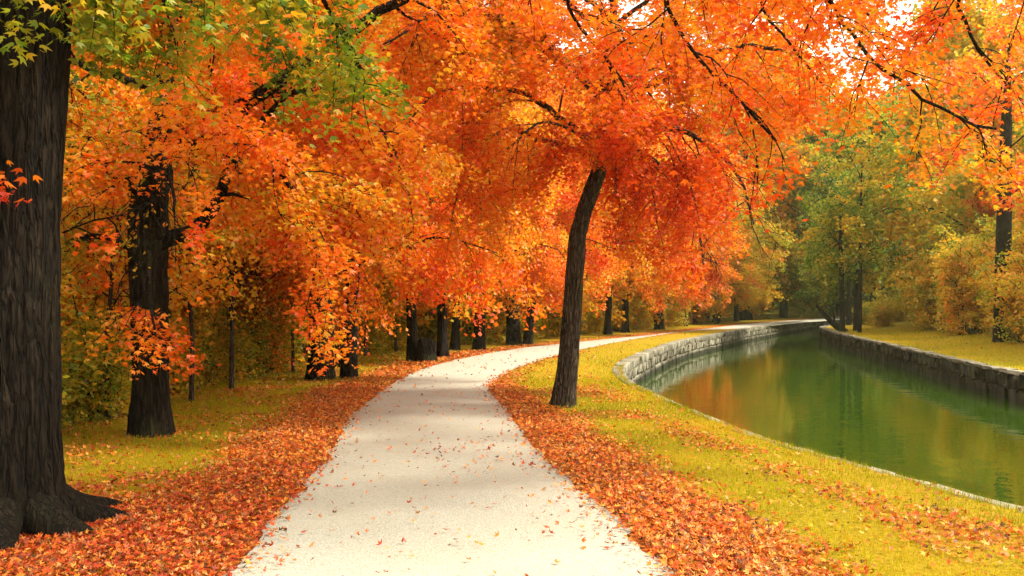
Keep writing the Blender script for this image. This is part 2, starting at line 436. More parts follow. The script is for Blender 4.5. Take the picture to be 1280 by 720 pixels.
# ------------------------------------------------------------ leaves
def _maple():
    V = [(0, 0, 0), (.17, .42, .02), (0, 1, -.10), (-.17, .42, .02),
         (.34, .16, -.02), (.60, .68, -.14), (.10, .40, .02), (-.34, .16, -.02), (-.60, .68, -.14), (-.10, .40, .02)]
    return np.array(V), np.array([(0, 1, 2, 3), (0, 4, 5, 6), (0, 9, 8, 7)])
MAPLE = _maple()
KITE = (np.array([(0, 0, 0), (.42, .5, .12), (0, 1, -.08), (-.42, .5, .12)]), np.array([(0, 1, 2, 3)]))
def leaves_mesh(name, P, size, tone, rs, tpl, mat, tilt=(.35, 1.25), parent_off=None):
    P = np.asarray(P); n = len(P)
    az = rs.uniform(0, 2*np.pi, n); yaw = rs.uniform(0, 2*np.pi, n); ti = rs.uniform(tilt[0], tilt[1], n)
    # leaf axis: y direction points outward+down by tilt; random roll through yaw
    ca, sa = np.cos(az), np.sin(az); ct, st_ = np.cos(ti), np.sin(ti)
    Y = np.stack([ca*ct, sa*ct, -st_], 1)
    X0 = np.stack([-sa, ca, 0*ca], 1); N0 = np.cross(X0, Y)
    ro = rs.normal(0, .5, n)[:, None]
    X = X0*np.cos(ro)+N0*np.sin(ro); N = np.cross(X, Y)
    T, Fc = tpl
    sz = (size*rs.uniform(.5, 1.35, n))[:, None, None]
    V = P[:, None, :] + sz*(X[:, None, :]*T[None, :, 0:1] + Y[:, None, :]*T[None, :, 1:2] + N[:, None, :]*T[None, :, 2:3])
    F = (Fc[None]+(np.arange(n)*len(T))[:, None, None]).reshape(-1, 4)
    return mesh_np(name, V.reshape(-1, 3), F, mat, tone=np.repeat(np.clip(tone, 0, 1), len(Fc)))

def tubes_np(tubes, sides):
    Vs, Fs, k = [], [], 0
    for P, r in tubes:
        P = np.asarray(P, float); r = np.asarray(r, float); n = len(P)
        T = np.gradient(P, axis=0); T /= np.linalg.norm(T, axis=1)[:, None]+1e-9
        ref = np.array([0, 0, 1.]) if abs(T[0][2]) < .8 else np.array([1., 0, 0])
        U = np.cross(T, ref); U /= np.linalg.norm(U, axis=1)[:, None]+1e-9
        for i in range(1, n):
            u = U[i-1]-T[i]*np.dot(U[i-1], T[i]); U[i] = u/(np.linalg.norm(u)+1e-9)
        W = np.cross(T, U)
        a = np.linspace(0, 2*np.pi, sides, endpoint=False)
        ring = P[:, None]+r[:, None, None]*(U[:, None]*np.cos(a)[None, :, None]+W[:, None]*np.sin(a)[None, :, None])
        Vs.append(ring.reshape(-1, 3))
        i = (np.arange(n-1)*sides)[:, None]; j = np.arange(sides)[None, :]; j2 = (j+1) % sides
        Fs.append((np.stack([i+j, i+j2, i+sides+j2, i+sides+j], -1)+k).reshape(-1, 4)); k += n*sides
    return np.concatenate(Vs), np.concatenate(Fs)

def trunk_mesh(name, pts, radii, mat, sides=28, flare=.5, rough=.05, roots=5, seed=0, ridges=0):
    """tapered trunk with root flare, lumps and bark ridges; the pts/radii are keyed, resampled to fine rings"""
    P = catmull(pts, .05 if ridges else .12)
    key = np.concatenate([[0], np.cumsum(np.linalg.norm(np.diff(np.array(pts, float), axis=0), axis=1))]); key /= key[-1]
    u = np.concatenate([[0], np.cumsum(np.linalg.norm(np.diff(P, axis=0), axis=1))]); L = u[-1]; u /= L
    r = np.interp(u, key, radii)
    a = np.linspace(0, 2*np.pi, sides, endpoint=False)
    h = (P[:, 2]-P[0, 2])
    V, F = tubes_np([(P, np.ones(len(P)))], sides)
    V = V.reshape(len(P), sides, 3)
    D = V-P[:, None]
    ang = a[None, :]
    fl = 1+flare*np.exp(-h/.28)[:, None]*(1+.55*np.cos(roots*ang+seed)+.3*np.cos((roots-2)*ang+seed*2.3))
    lump = 1+rough*2*(fbm(ang/np.pi*3*np.ones_like(h)[:, None]+seed, h[:, None]*1.3+0*ang, seed, 3)-.5)
    blend = .5-.5*np.cos(ang)
    if ridges:
        w = .8*fbm(h[:, None]*1.6+0*ang, ang*1.5, seed+3, 2)
        x = (ang/(2*np.pi))*ridges+w*1.6
        g = np.abs(((x+.6*vnoise(h[:, None]*3.2+0*x, np.floor(x), seed+8)) % 1)-.5)*2
        brk = smoothstep(.25, .5, vnoise(h[:, None]*5, np.floor(x)+seed, seed+5))
        rr = -.028*(1-smoothstep(0, .45, g)) - .010*(1-brk)
        lump = lump+rr/r[:, None]*(1)
    V = P[:, None]+D*(r[:, None]*fl*lump)[..., None]
    top = V[-1].mean(0)
    VV = np.concatenate([V.reshape(-1, 3), top[None]])
    n = len(P); j = np.arange(sides); cap = np.stack([(n-1)*sides+j, (n-1)*sides+(j+1) % sides, np.full(sides, n*sides)], 1)
    return mesh_np(name, VV, [F, cap], mat, smooth=True)

class Grower:
    def __init__(s, seed, tone=.65, tone_sd=.07, leaves=32, branch=(8, 1.5), twig=(7, .6), droop=-.12, spread=.10, tonefn=None, flat=.5):
        s.r = np.random.RandomState(seed); s.tone = tone; s.sd = tone_sd; s.nl = leaves; s.br = branch; s.tw = twig
        s.droop = droop; s.spread = spread; s.limbs = []; s.twigs = []; s.P = []; s.T = []; s.tonefn = tonefn; s.flat = flat
    def poly(s, p, d, L, n, wig, trop):
        p = np.array(p, float); d = np.array(d, float); d /= np.linalg.norm(d); out = [p.copy()]
        for i in range(n):
            d = d+s.r.normal(0, wig, 3); d[2] += trop; d /= np.linalg.norm(d); p = p+d*L/n; out.append(p.copy())
        return np.array(out)
    def sidedir(s, t, ang, flat):
        v = s.r.normal(0, 1, 3); v[2] *= flat; v -= t*np.dot(v, t); v /= np.linalg.norm(v)+1e-9
        return t*math.cos(ang)+v*math.sin(ang)
    def limb(s, pts, r0, r1=.012, n_branch=None, tmin=.25, bl=None, droop=None, tone=None):
        """explicit main limb"""
        P = catmull(pts, .18); P[1:] += s.r.normal(0, .012, P[1:].shape)
        s.limbs.append((P, np.linspace(r0, r1, len(P))))
        n = n_branch or s.br[0]; BL = bl or s.br[1]
        base = s.tone if tone is None else tone
        T = np.gradient(P, axis=0); T /= np.linalg.norm(T, axis=1)[:, None]
        for k in range(n):
            t = tmin+(1-tmin)*(k+s.r.uniform(0, 1))/n
            i = min(len(P)-1, int(t*(len(P)-1)))
            d = s.sidedir(T[i], s.r.uniform(.6, 1.25) if t < .92 else .25, s.flat)
            L = BL*s.r.uniform(.6, 1.25)*(1.15-.45*t)
            s.branch(P[i], d, L, max(.010, .45*(r0+(r1-r0)*t)), base, droop)
    def branch(s, p, d, L, r, base, droop=None):
        dr = s.droop if droop is None else droop
        B = s.poly(p, d, L, 7, .12, dr); s.twigs.append((B, np.linspace(min(r, .03), .004, len(B))))
        tb = base+s.r.normal(0, s.sd)
        T = np.gradient(B, axis=0); T /= np.linalg.norm(T, axis=1)[:, None]
        n = max(3, int(s.tw[0]*L/1.3))
        for k in range(n):
            t = .15+.85*(k+s.r.uniform(0, 1))/n; i = min(len(B)-1, int(t*(len(B)-1)+.5))
            d2 = s.sidedir(T[i], s.r.uniform(.4, 1.2), .45)
            l2 = s.tw[1]*s.r.uniform(.6, 1.3)
            W = s.poly(B[i], d2, l2, 4, .15, dr*1.2); s.twigs.append((W, np.linspace(.006, .002, len(W))))
            m = int(s.nl*s.r.uniform(.6, 1.3)); tt = s.r.uniform(.1, 1.05, m)*(len(W)-1); j = np.clip(tt.astype(int), 0, len(W)-2); f = (tt-j)[:, None]
            Q = W[j]*(1-f)+W[j+1]*f + s.r.normal(0, 1, (m, 3))*np.array([s.spread, s.spread, s.spread*.6])
            tn = tb+s.r.normal(0, .05)+s.r.normal(0, .06, m)
            if s.tonefn is not None: tn = tn + s.tonefn(Q)
            s.P.append(Q); s.T.append(tn)
    def auto(s, trunk, h0, h1, n, L, up=.35, r0=.06, seed_az=0):
        """limbs all round the trunk polyline between heights h0 and h1"""
        trunk = np.array(trunk, float)
        for k in range(n):
            h = h0+(h1-h0)*((k+.5)/n)
            p = np.array([np.interp(h, trunk[:, 2], trunk[:, 0]), np.interp(h, trunk[:, 2], trunk[:, 1]), h])
            az = seed_az+k*2.4+s.r.uniform(-.4, .4); f = (h-h0)/(h1-h0+1e-6)
            LL = L*(1-.55*f*f)*s.r.uniform(.8, 1.15)
            e = up+.5*f
            d = np.array([math.cos(az), math.sin(az), 0])
            pts = [p, p+d*LL*.35+np.array([0, 0, LL*.35*math.tan(e)]), p+d*LL*.7+np.array([0, 0, LL*(.35*math.tan(e)+.10)]), p+d*LL+np.array([0, 0, LL*(.35*math.tan(e)+.02)])]
            pts = [np.array(q)+(s.r.normal(0, .12, 3) if i else 0) for i, q in enumerate(pts)]
            s.limb(pts, r0*(1-.4*f), .012)
def finish_tree(root, g, leaf_size, tpl=MAPLE, mat=None, bark=None, limb_sides=8, twig_sides=3, keep=None, litter_seed=0):
    """limbs (one part each), twigs, crown under root. coordinates are local to root"""
    for P, r in g.limbs:
        V, F = tubes_np([(P, r)], limb_sides); obj('limb', mesh_np('limb', V, F, bark or M_bark, smooth=True), root)
    V, F = tubes_np(g.twigs, twig_sides); obj('branchwork', mesh_np('branchwork', V, F, bark or M_bark, smooth=True), root)
    P = np.concatenate(g.P); T = np.concatenate(g.T)
    if keep is not None: k = keep(P); P = P[k]; T = T[k]
    obj('crown', leaves_mesh('crown', P, leaf_size, T, g.r, tpl, mat or M_leaf), root)
    return len(P)
def copy_tree(src, loc, rz, sc, label, group=None):
    r = src.copy(); C.objects.link(r); r.location = loc; r.rotation_euler = (0, 0, rz); r.scale = sc if isinstance(sc, tuple) else (sc,)*3
    r['label'] = label
    if group: r['group'] = group
    elif 'group' in r.keys(): del r['group']
    for ch in src.children:
        c = ch.copy(); C.objects.link(c); c.parent = r
    return r
NL = 0

# ------------------------------------------------------------ 1 big dark trunk, left foreground
def big_left():
    global NL
    base = (-3.57, 6.95, gz(-3.52, 6.95).item())
    t = thing('maple_tree', 'massive dark furrowed trunk with green leaves overhead at the left edge', 'tree', base)
    pts = [(0, 0, -.1), (.03, 0, .5), (.03, 0, 1.5), (.04, 0, 2.6), (.08, 0, 3.7), (.14, .05, 5), (.2, .1, 7), (.1, .2, 9.5)]
    obj('trunk', trunk_mesh('trunk', pts, [.40, .375, .365, .375, .40, .34, .24, .08], M_bark_dark, 150, .42, .03, 5, 2, ridges=26), t)
    # surface roots
    g = Grower(21, tone=.19, tone_sd=.06, leaves=62, branch=(9, 1.3), twig=(7, .5), droop=-.16, spread=.09,
               tonefn=lambda Q: .36*smoothstep(.62, .72, fbm(Q[:, 0]*1.5+8, Q[:, 2]*1.5+Q[:, 1]*.5, 9, 2)))
    for a, L in ((.3, .45), (-.35, .35), (.9, .6), (-1.1, .4), (2.6, .7)):
        d = np.array([math.cos(a), math.sin(a)])
        pp = [(d[0]*.34, d[1]*.34, .16), (d[0]*.55, d[1]*.55, .05), (d[0]*(.6+L*.4), d[1]*(.6+L*.4)+.05, -.015), (d[0]*(.55+L), d[1]*(.55+L)-.05, -.09)]
        P = catmull(pp, .06); V, F = tubes_np([(P, np.linspace(.17, .05, len(P)))], 10)
        obj('root', mesh_np('root', V, F, M_bark_dark, smooth=True), t)
    # limbs towards the path; the drooping green ends come into the top of the picture
    g.limb([(.05, 0, 3.9), (.8, .5, 4.7), (1.4, .9, 4.8), (2.0, 1.2, 4.1), (2.35, 1.4, 3.4)], .06, n_branch=15, tmin=.4, bl=.65)
    g.limb([(.05, 0, 4.3), (.7, .9, 4.8), (1.2, 1.6, 4.6), (1.6, 2.0, 4.2), (1.9, 2.2, 3.9)], .06, n_branch=13, tmin=.35, bl=.8)
    g.limb([(.05, 0, 4.1), (.6, 1.0, 4.6), (1.1, 1.9, 4.5), (1.5, 2.3, 3.9)], .07, n_branch=10, tmin=.35, bl=.8)
    g.limb([(0, -.1, 3.7), (.4, .3, 4.0), (.75, .4, 3.95), (1.1, .5, 3.7)], .045, n_branch=11, tmin=.3, bl=.6)
    g.limb([(.05, 0, 4.1), (.7, .1, 4.4), (1.3, .2, 4.3), (1.8, .3, 3.9)], .04, n_branch=12, tmin=.3, bl=.6)
    g.limb([(0, 0, 4.6), (-.6, 1.4, 5.0), (-1.2, 2.6, 4.8), (-1.5, 3.4, 4.2)], .07, n_branch=9, bl=1.0)
    g.limb([(0, 0, 5.4), (1.6, .4, 6.6), (3.2, .5, 7.2), (4.8, .4, 7.0)], .12, n_branch=12, bl=1.5)
    g.limb([(0, 0, 5.8), (.6, -1.6, 7.0), (1.0, -3.2, 7.4), (1.2, -4.4, 7.1)], .11, n_branch=9, bl=1.5)
    g.limb([(0, 0, 6.4), (-1.6, .6, 7.6), (-3.2, .8, 8.2)], .10, n_branch=9, bl=1.5)
    g.limb([(0, 0, 7.2), (.8, 1.6, 8.6), (1.6, 3.0, 9.0)], .09, n_branch=9, bl=1.5)
    g.limb([(0, -.3, 4.0), (.05, -.7, 4.2), (.2, -.9, 4.0), (.35, -1.0, 3.75)], .02, .005, n_branch=9, tmin=.3, bl=.45)
    g.limb([(.1, -.3, 4.1), (.5, -.5, 4.2), (.8, -.6, 4.0), (1.0, -.6, 3.8)], .02, .005, n_branch=9, tmin=.3, bl=.5, tone=.22)
    # small leafy shoot on the trunk
    g.limb([(-.28, -.36, 2.55), (-.20, -.55, 2.62), (-.12, -.62, 2.5)], .008, .003, n_branch=3, tmin=.5, bl=.16, tone=.72)
    NL += finish_tree(t, g, .062)
big_left()

# ------------------------------------------------------------ 2 dark forked maple behind it
def second_tree():
    global NL
    base = (-4.17, 11.6, gz(-4.17, 11.6).item())
    t = thing('maple_tree', 'dark forked maple with low orange crown, just right of the massive left trunk', 'tree', base)
    pts = [(0, 0, -.15), (-.02, 0, .6), (-.03, 0, 1.4), (-.05, 0, 2.5), (.05, 0, 3.3), (.15, .1, 4.6), (.1, .2, 6.6), (.2, .2, 8.2)]
    obj('trunk', trunk_mesh('trunk', pts, [.25, .215, .21, .235, .15, .11, .07, .02], M_bark, 48, .22, .07, 5, 4, ridges=14), t)
    tf = lambda Q: -.25*smoothstep(.1, -.9, Q[:, 0]) - .05*(fbm(Q[:, 0]*.7, Q[:, 2]*.7, 41, 2) > .58)
    g = Grower(5, tone=.70, tone_sd=.055, leaves=82, branch=(9, 1.25), twig=(8, .55), droop=-.14, spread=.11, tonefn=tf)
    g.limb([(.12, 0, 2.25), (.45, -.05, 2.32), (.74, -.1, 2.62), (1.0, -.1, 3.2), (1.6, -.2, 3.9), (2.2, -.4, 4.0)], .10, n_branch=12, tmin=.35)
    g.limb([(-.1, -.1, 2.5), (.3, -.8, 2.9), (.7, -1.6, 3.0), (1.0, -2.2, 2.4)], .06, n_branch=11)
    g.limb([(0, -.1, 2.7), (-.6, -.6, 3.2), (-1.0, -1.2, 3.2), (-1.2, -1.7, 2.5)], .06, n_branch=10)
    g.limb([(.05, 0, 3.3), (.8, .4, 3.9), (1.7, .6, 4.1), (2.6, .6, 3.6), (2.9, .6, 2.8)], .065, n_branch=12)
    g.limb([(.05, 0, 3.0), (.5, -.5, 3.3), (1.3, -.7, 3.3), (1.9, -.8, 2.6), (2.1, -.8, 1.9)], .055, n_branch=12)
    g.limb([(-.1, 0, 2.1), (-.6, -.2, 2.3), (-1.1, -.4, 2.0), (-1.3, -.5, 1.4)], .045, n_branch=8)
    g.limb([(0, -.15, 2.0), (.15, -.55, 2.1), (.3, -.9, 1.7), (.4, -1.05, 1.2)], .035, n_branch=5, bl=.7, tone=.76)
    g.auto([(0, 0, 0), (.05, 0, 3.3), (.15, .1, 4.6), (.1, .2, 6.6), (.2, .2, 8.2)], 3.4, 7.8, 11, 2.9, .35, .06, .7)
    g.limb([(.05, 0, 3.3), (1.1, -.3, 3.75), (2.1, -.5, 4.35), (3.0, -.5, 4.95), (3.9, -.4, 5.3)], .10, .04, n_branch=6, tmin=.7)
    keep = lambda P: ~((P[:, 1] < .1) & (np.abs(P[:, 0]+.0) < .42) & (((P[:, 2] < 2.55) & (P[:, 2] > 1.5)) | (P[:, 2] < .6))) & ~((P[:, 1] < .15) & (np.abs(P[:, 2]-(2.13+.55*P[:, 0])) < .26) & (P[:, 0] > .2) & (P[:, 0] < 1.0))
    def keep2(P):        # open gaps in the lower crown where trunk and fork show
        w = .35*(fbm(P[:, 0]*4, P[:, 2]*4+P[:, 1], 17, 2)-.5); u = P[:, 0]+.36*P[:, 1]
        a = (P[:, 1] < .1) & (P[:, 2] > 1.45+w) & (P[:, 2] < 2.5+w) & (np.abs(u) < .36+w)
        b = (P[:, 1] < .1) & (u > .1) & (u < .95+w) & (np.abs(P[:, 2]-(2.12+.55*P[:, 0])) < .17+.5*w)
        return keep(P) & ~a & ~b
    NL += finish_tree(t, g, .058, keep=keep2)
second_tree()

# ------------------------------------------------------------ 3 leaning maple between path and canal
def middle_tree():
    global NL
    base = (.74, 14.7, 0)
    t = thing('maple_tree', 'leaning grey trunk with red orange crown standing between path and canal', 'tree', base)
    s = 14.7/1250
    pts = [(0, 0, -.1), (.06, 0, .45), (.13, 0, 1.25), (.20, 0, 2.2), (.25, 0, 2.62), (.42, 0, 3.15), (.58, 0, 3.65), (.62, .1, 4.6), (.8, .2, 6.2), (.9, .2, 8.0)]
    obj('trunk', trunk_mesh('trunk', pts, [.165, .155, .145, .135, .128, .12, .115, .09, .055, .015], M_bark2, 60, .38, .11, 5, 1, ridges=15), t)
    def tf(Q):
        d = np.hypot(Q[:, 0]-1.2, (Q[:, 2]-2.9)*1.0)
        return .12*smoothstep(2.4, .6, d) - .08*smoothstep(3.8, 5.4, Q[:, 2])
    g = Grower(8, tone=.655, tone_sd=.055, leaves=80, branch=(10, 1.3), twig=(8, .55), droop=-.13, spread=.11, tonefn=tf)
    g.limb([(.57, 0, 3.6), (1.1, -.3, 4.0), (1.8, -.6, 3.9), (2.4, -.8, 3.3), (2.6, -.9, 2.6)], .055, n_branch=13)
    g.limb([(.56, .1, 3.6), (1.0, .6, 3.9), (1.7, 1.1, 3.6), (2.2, 1.3, 2.9), (2.35, 1.4, 2.2)], .055, n_branch=13)
    g.limb([(.56, .1, 3.55), (1.0, .9, 4.0), (1.5, 1.6, 3.6), (1.7, 1.9, 2.7)], .045, n_branch=11)
    g.limb([(.57, 0, 3.6), (-.2, .5, 4.0), (-.9, .9, 4.2), (-1.5, 1.2, 3.6), (-1.7, 1.3, 2.8)], .055, n_branch=13)
    g.limb([(.57, 0, 3.75), (.1, .2, 4.2), (-.7, .3, 4.7), (-1.8, .3, 4.7), (-2.4, .3, 4.1)], .06, n_branch=13)
    g.limb([(.58, 0, 3.75), (.55, -.5, 4.0), (.6, -.9, 3.95), (.65, -1.2, 3.7)], .035, n_branch=9, bl=.7)
    g.limb([(.57, 0, 3.7), (.1, -.5, 4.0), (-.4, -.9, 4.0), (-.8, -1.2, 3.6)], .035, n_branch=10, bl=.9)
    g.limb([(.6, 0, 3.9), (.6, -1.0, 4.7), (.6, -2.0, 5.0), (.6, -2.9, 4.6)], .06, n_branch=12)
    g.limb([(.6, 0, 4.1), (1.6, -.4, 4.9), (2.8, -.8, 5.1), (3.8, -1.0, 4.6)], .06, n_branch=13)
    g.limb([(.6, 0, 4.3), (1.7, .8, 5.0), (2.7, 1.4, 5.1), (3.5, 1.6, 4.6)], .06, n_branch=13)
    g.limb([(.6, 0, 4.5), (-.4, -1.0, 5.2), (-1.5, -1.6, 5.4), (-2.4, -2.0, 4.8)], .06, n_branch=12)
    g.auto([(.6, 0, 3), (.62, .1, 4.6), (.8, .2, 6.2), (.9, .2, 8.0)], 4.3, 7.8, 20, 4.2, .30, .045, 1.7)
    keep = lambda P: ~((P[:, 1] < .15) & (P[:, 2] < 3.4) & (np.abs(P[:, 0]-np.interp(P[:, 2], [0, 2.6, 3.6], [.05, .25, .58])) < .26))
    keep1 = lambda P: keep(P) & ~((P[:, 0] > 2.35+.5*(fbm(P[:, 2]*2, P[:, 1]*2, 3, 2)-.5)) & (P[:, 2] < 3.5+.5*fbm(P[:, 0]*2, P[:, 1]*2, 5, 2)))
    NL += finish_tree(t, g, .058, bark=M_bark2, keep=keep1)
middle_tree()

# ------------------------------------------------------------ 4 maple just outside the frame whose branches hang over the canal side
def overhanging_tree():
    global NL
    bx, by = 3.3, 2.6
    t = thing('maple_tree', 'red orange maple branches hanging across the top right of the view', 'tree', (bx, by, 0))
    pts = [(0, 0, -.1), (0, 0, .6), (-.05, .1, 2), (-.1, .2, 3.6), (-.3, .4, 5), (-.4, .8, 7), (-.4, .8, 9)]
    obj('trunk', trunk_mesh('trunk', pts, [.30, .27, .24, .22, .18, .11, .03], M_bark, 48, .35, .06, 5, 7, ridges=14), t)
    tf = lambda Q: -.08*smoothstep(.5, .62, fbm(Q[:, 0]*.6+7, Q[:, 2]*.6+Q[:, 1]*.4, 19, 2))
    g = Grower(13, tone=.70, tone_sd=.05, leaves=72, branch=(10, 1.0), twig=(7, .5), droop=-.12, spread=.10, tonefn=tf)
    L = lambda x, y, z: (x-bx, y-by, z)
    g.limb([L(3.1, 2.9, 4.5), L(1.6, 5.0, 5.3), L(.55, 7.2, 5.0), L(.45, 8.4, 4.2), L(1.05, 9.2, 3.55)], .036, n_branch=11, tmin=.5, bl=.85)
    g.limb([L(3.1, 2.9, 4.7), L(1.9, 5.0, 5.4), L(1.0, 6.8, 4.8), L(1.25, 7.9, 3.9), L(1.75, 8.2, 3.35), L(2.2, 8.3, 2.9)], .034, n_branch=15, tmin=.45, bl=.85)
    g.limb([L(3.1, 3.0, 4.6), L(2.4, 5.2, 5.2), L(2.0, 7.2, 4.6), L(2.8, 8.2, 3.75), L(3.5, 8.5, 3.3), L(4.2, 8.7, 3.05)], .034, n_branch=15, tmin=.4, bl=.8)
    g.limb([L(3.1, 3.0, 4.9), L(3.2, 5.4, 5.3), L(3.4, 7.4, 4.7), L(3.9, 8.6, 4.0), L(4.6, 9.2, 3.5)], .034, n_branch=13, tmin=.4, bl=.9)
    g.limb([L(3.1, 3.0, 5.2), L(2.2, 6.4, 6.0), L(1.9, 9.0, 5.4), L(2.6, 10.3, 4.6), L(3.5, 11.0, 3.9)], .036, n_branch=15, tmin=.4, bl=1.0)
    g.limb([L(3.1, 3.0, 5.3), L(2.9, 6.4, 5.9), L(3.0, 8.6, 5.4), L(3.3, 10.0, 4.9), L(4.2, 11.2, 4.5)], .036, n_branch=16, tmin=.4, bl=1.1)
    g.limb([L(3.1, 3.0, 5.4), L(4.2, 6.0, 5.8), L(4.6, 8.4, 5.4), L(5.2, 10, 4.6)], .036, n_branch=13, tmin=.4, bl=1.0)
    g.limb([L(3.1, 3.0, 5.6), L(2.2, 7.0, 6.4), L(1.6, 10.0, 6.2), L(1.8, 12.0, 5.6)], .036, n_branch=15, tmin=.4, bl=1.2)
    g.limb([L(3.1, 3.0, 5.6), L(3.8, 7.0, 6.6), L(3.9, 10.5, 6.2), L(4.5, 12.5, 5.5)], .036, n_branch=15, tmin=.4, bl=1.2)
    g.limb([L(3.1, 3.0, 5.6), L(4.6, 7.0, 6.2), L(5.4, 9.5, 5.6), L(6.0, 11.5, 4.6)], .036, n_branch=15, tmin=.4, bl=1.2)
    g.auto([(-.3, .4, 5), (-.4, .8, 7), (-.4, .8, 9)], 5.6, 8.6, 8, 3.0, .35, .06, .2)
    NL += finish_tree(t, g, .053)
overhanging_tree()

# ------------------------------------------------------------ row of maples along the left of the path
def proto_row(seed, tone, label, lean, H, r, low):
    t = thing('maple_tree', label, 'tree')
    pts = [(0, 0, -.3), (lean*.2, 0, .8), (lean*.6, .02, 2.2), (lean, 0, 3.6), (lean*.8, .1, 5.5), (lean*.6, 0, H)]
    obj('trunk', trunk_mesh('trunk', pts, [r*1.1, r, r*.92, r*.8, r*.5, .03], M_bark, 32, .75, .24, 5, seed), t)
    g = Grower(seed, tone=tone, tone_sd=.06, leaves=50, branch=(10, 1.4), twig=(7, .6), droop=-.19, spread=.13)
    g.auto(pts[1:], low, H-.4, 17, 3.3, .35, .06, seed)
    finish_tree(t, g, .095, KITE, limb_sides=6)
    return t
ROWG = 'trees along the left side of the path'
rowA = proto_row(31, .66, 'thick dark trunk left of the path, third in the row from the left', .05, 9.0, .22, 1.75)
rowB = proto_row(32, .60, 'slim dark trunk with orange crown beside a low stump', -.15, 9.5, .135, 2.0)
rowC = proto_row(33, .52, 'background tree', .12, 10, .16, 1.7)
_lean = np.random.RandomState(3)
def put(src, x, y, rz, sc, label, group=ROWG, sx=1.0):
    o = copy_tree(src, (x, y, gz(x, y).item()), rz, (sc*sx, sc*sx*.95, sc), label, group)
    o.rotation_euler[0] = _lean.normal(0, .035); o.rotation_euler[1] = _lean.normal(0, .035); return o
rowA.location = (-3.75, 19.6, gz(-3.75, 19.6).item()); rowA['group'] = ROWG; rowA.rotation_euler[2] = .3
put(rowA, -3.25, 19.9, 2.2, .95, 'dark trunk close beside the third trunk of the left row', sx=.7)
put(rowC, -3.9, 23.2, 1.0, 1.0, 'greenish trunk behind the pair of dark trunks left of the path')
rowB.location = (-2.5, 25.3, gz(-2.5, 25.3).item()); rowB['group'] = ROWG
put(rowB, -1.85, 26.6, 1.9, 1.05, 'straight dark trunk nearest the path where it starts to bend right')
put(rowB, -1.75, 30.5, 3.2, .95, 'faint slim trunk behind the straight dark one at the bend')
put(rowA, -1.0, 30.8, 4.1, .9, 'dark trunk left of the path bend with orange leaves low on its right', sx=.85)
put(rowA, .05, 34.0, 1.2, .95, 'broad dark double trunk at the middle of the bend', sx=1.1)
put(rowC, .55, 34.6, .4, .9, 'pale grey trunk touching the broad dark one at the bend')
put(rowB, 4.1, 43.0, 2.6, 1.0, 'lone slim trunk seen right of the leaning grey one across the path', sx=1.1)
put(rowC, 5.2, 46.0, 5.2, 1.0, 'faint trunk with amber leaves far along the path')
put(rowA, 7.4, 50.5, .9, 1.0, 'dark trunk under bright red leaves where the path vanishes', sx=1.0)
put(rowB, 9.7, 56.5, 2.1, 1.1, 'straight trunk beside the last visible stretch of path')
rowC.location = (2.2, 39.0, 0); rowC['group'] = ROWG; rowC['label'] = 'amber leaved tree behind the leaning grey trunk across the path'

# woods behind the row
def proto_bg(seed, tone, sd, H, R_, name, label, leaf, nleaf, low, n=22, tonefn=None, ntw=6, bl=2.0):
    t = thing(name, label, 'tree')
    pts = [(0, 0, -.5), (.1, 0, 2), (.0, .1, H*.4), (.15, 0, H*.7), (.1, .1, H)]
    obj('trunk', trunk_mesh('trunk', pts, [.26, .22, .17, .1, .02], M_bark, 20, .3, .08, 5, seed), t)
    g = Grower(seed, tone=tone, tone_sd=sd, leaves=nleaf, branch=(10, bl), twig=(ntw, .8), droop=-.08, spread=.2, tonefn=tonefn)
    g.auto(pts[1:], low, H-.5, n, R_, .4, .07, seed)
    finish_tree(t, g, leaf, KITE, limb_sides=5)
    return t
bgO = proto_bg(51, .56, .07, 11, 3.8, 'maple_tree', 'orange tree in the woods left of the path', .17, 30, 1.2)
bgY = proto_bg(52, .43, .07, 12, 3.8, 'woodland_tree', 'golden yellow tree in the woods left of the path', .17, 28, 1.5)
bgG = proto_bg(53, .25, .07, 15, 5.0, 'woodland_tree', 'tall green tree beyond the right bank of the canal', .24, 26, 1.5, 26)
bgV = proto_bg(54, .375, .07, 15, 4.5, 'woodland_tree', 'olive green tree beyond the right bank', .22, 26, 1.0, 24)
WG = 'woods behind the path-side row'
bgN = proto_bg(55, .60, .07, 9.5, 3.4, 'maple_tree', 'orange tree close behind the dark forked maple', .085, 84, 1.5, 22)
rr = np.random.RandomState(77)
first = {'O': True, 'Y': True}
WL = {'O': 'orange leaved tree in the woods behind the row left of the path', 'Y': 'golden yellow tree in the woods behind the row left of the path', 'V': 'olive green tree in the woods behind the row left of the path'}
spots = []
for y in np.arange(13, 74, 4.2):
    for k in range(2):
        x = at_y(pathL, y) - (5.6 + k*5.2 + rr.uniform(-1, 1)); yy = y+rr.uniform(-1.3, 1.3)
        if x/yy < -.85: continue
        spots.append((x, yy, k))
for i, (x, y, k) in enumerate(spots):
    c = rr.choice(['O', 'Y', 'V'], p=[.50, .25, .25]) if k else rr.choice(['O', 'Y', 'V'], p=[.35, .3, .35])
    if y < 27: c = 'O'
    src = {'O': bgN if y < 27 else bgO, 'Y': bgY, 'V': bgV}[c]; sc = rr.uniform(.8, 1.1)*(1 + .12*k)*(.8 if c == 'V' else 1)
    put(src, x, y, rr.uniform(0, 6.28), sc, WL[c], WG)
bgN.location = (-8.2, 17.5, -.4); bgN['group'] = WG; bgN['label'] = WL['O']
bgO.location = (-9, 30, -.3); bgO['group'] = WG; bgO['label'] = WL['O']
bgY.location = (-3.5, 52, -.3); bgY['group'] = WG; bgY['label'] = WL['Y']

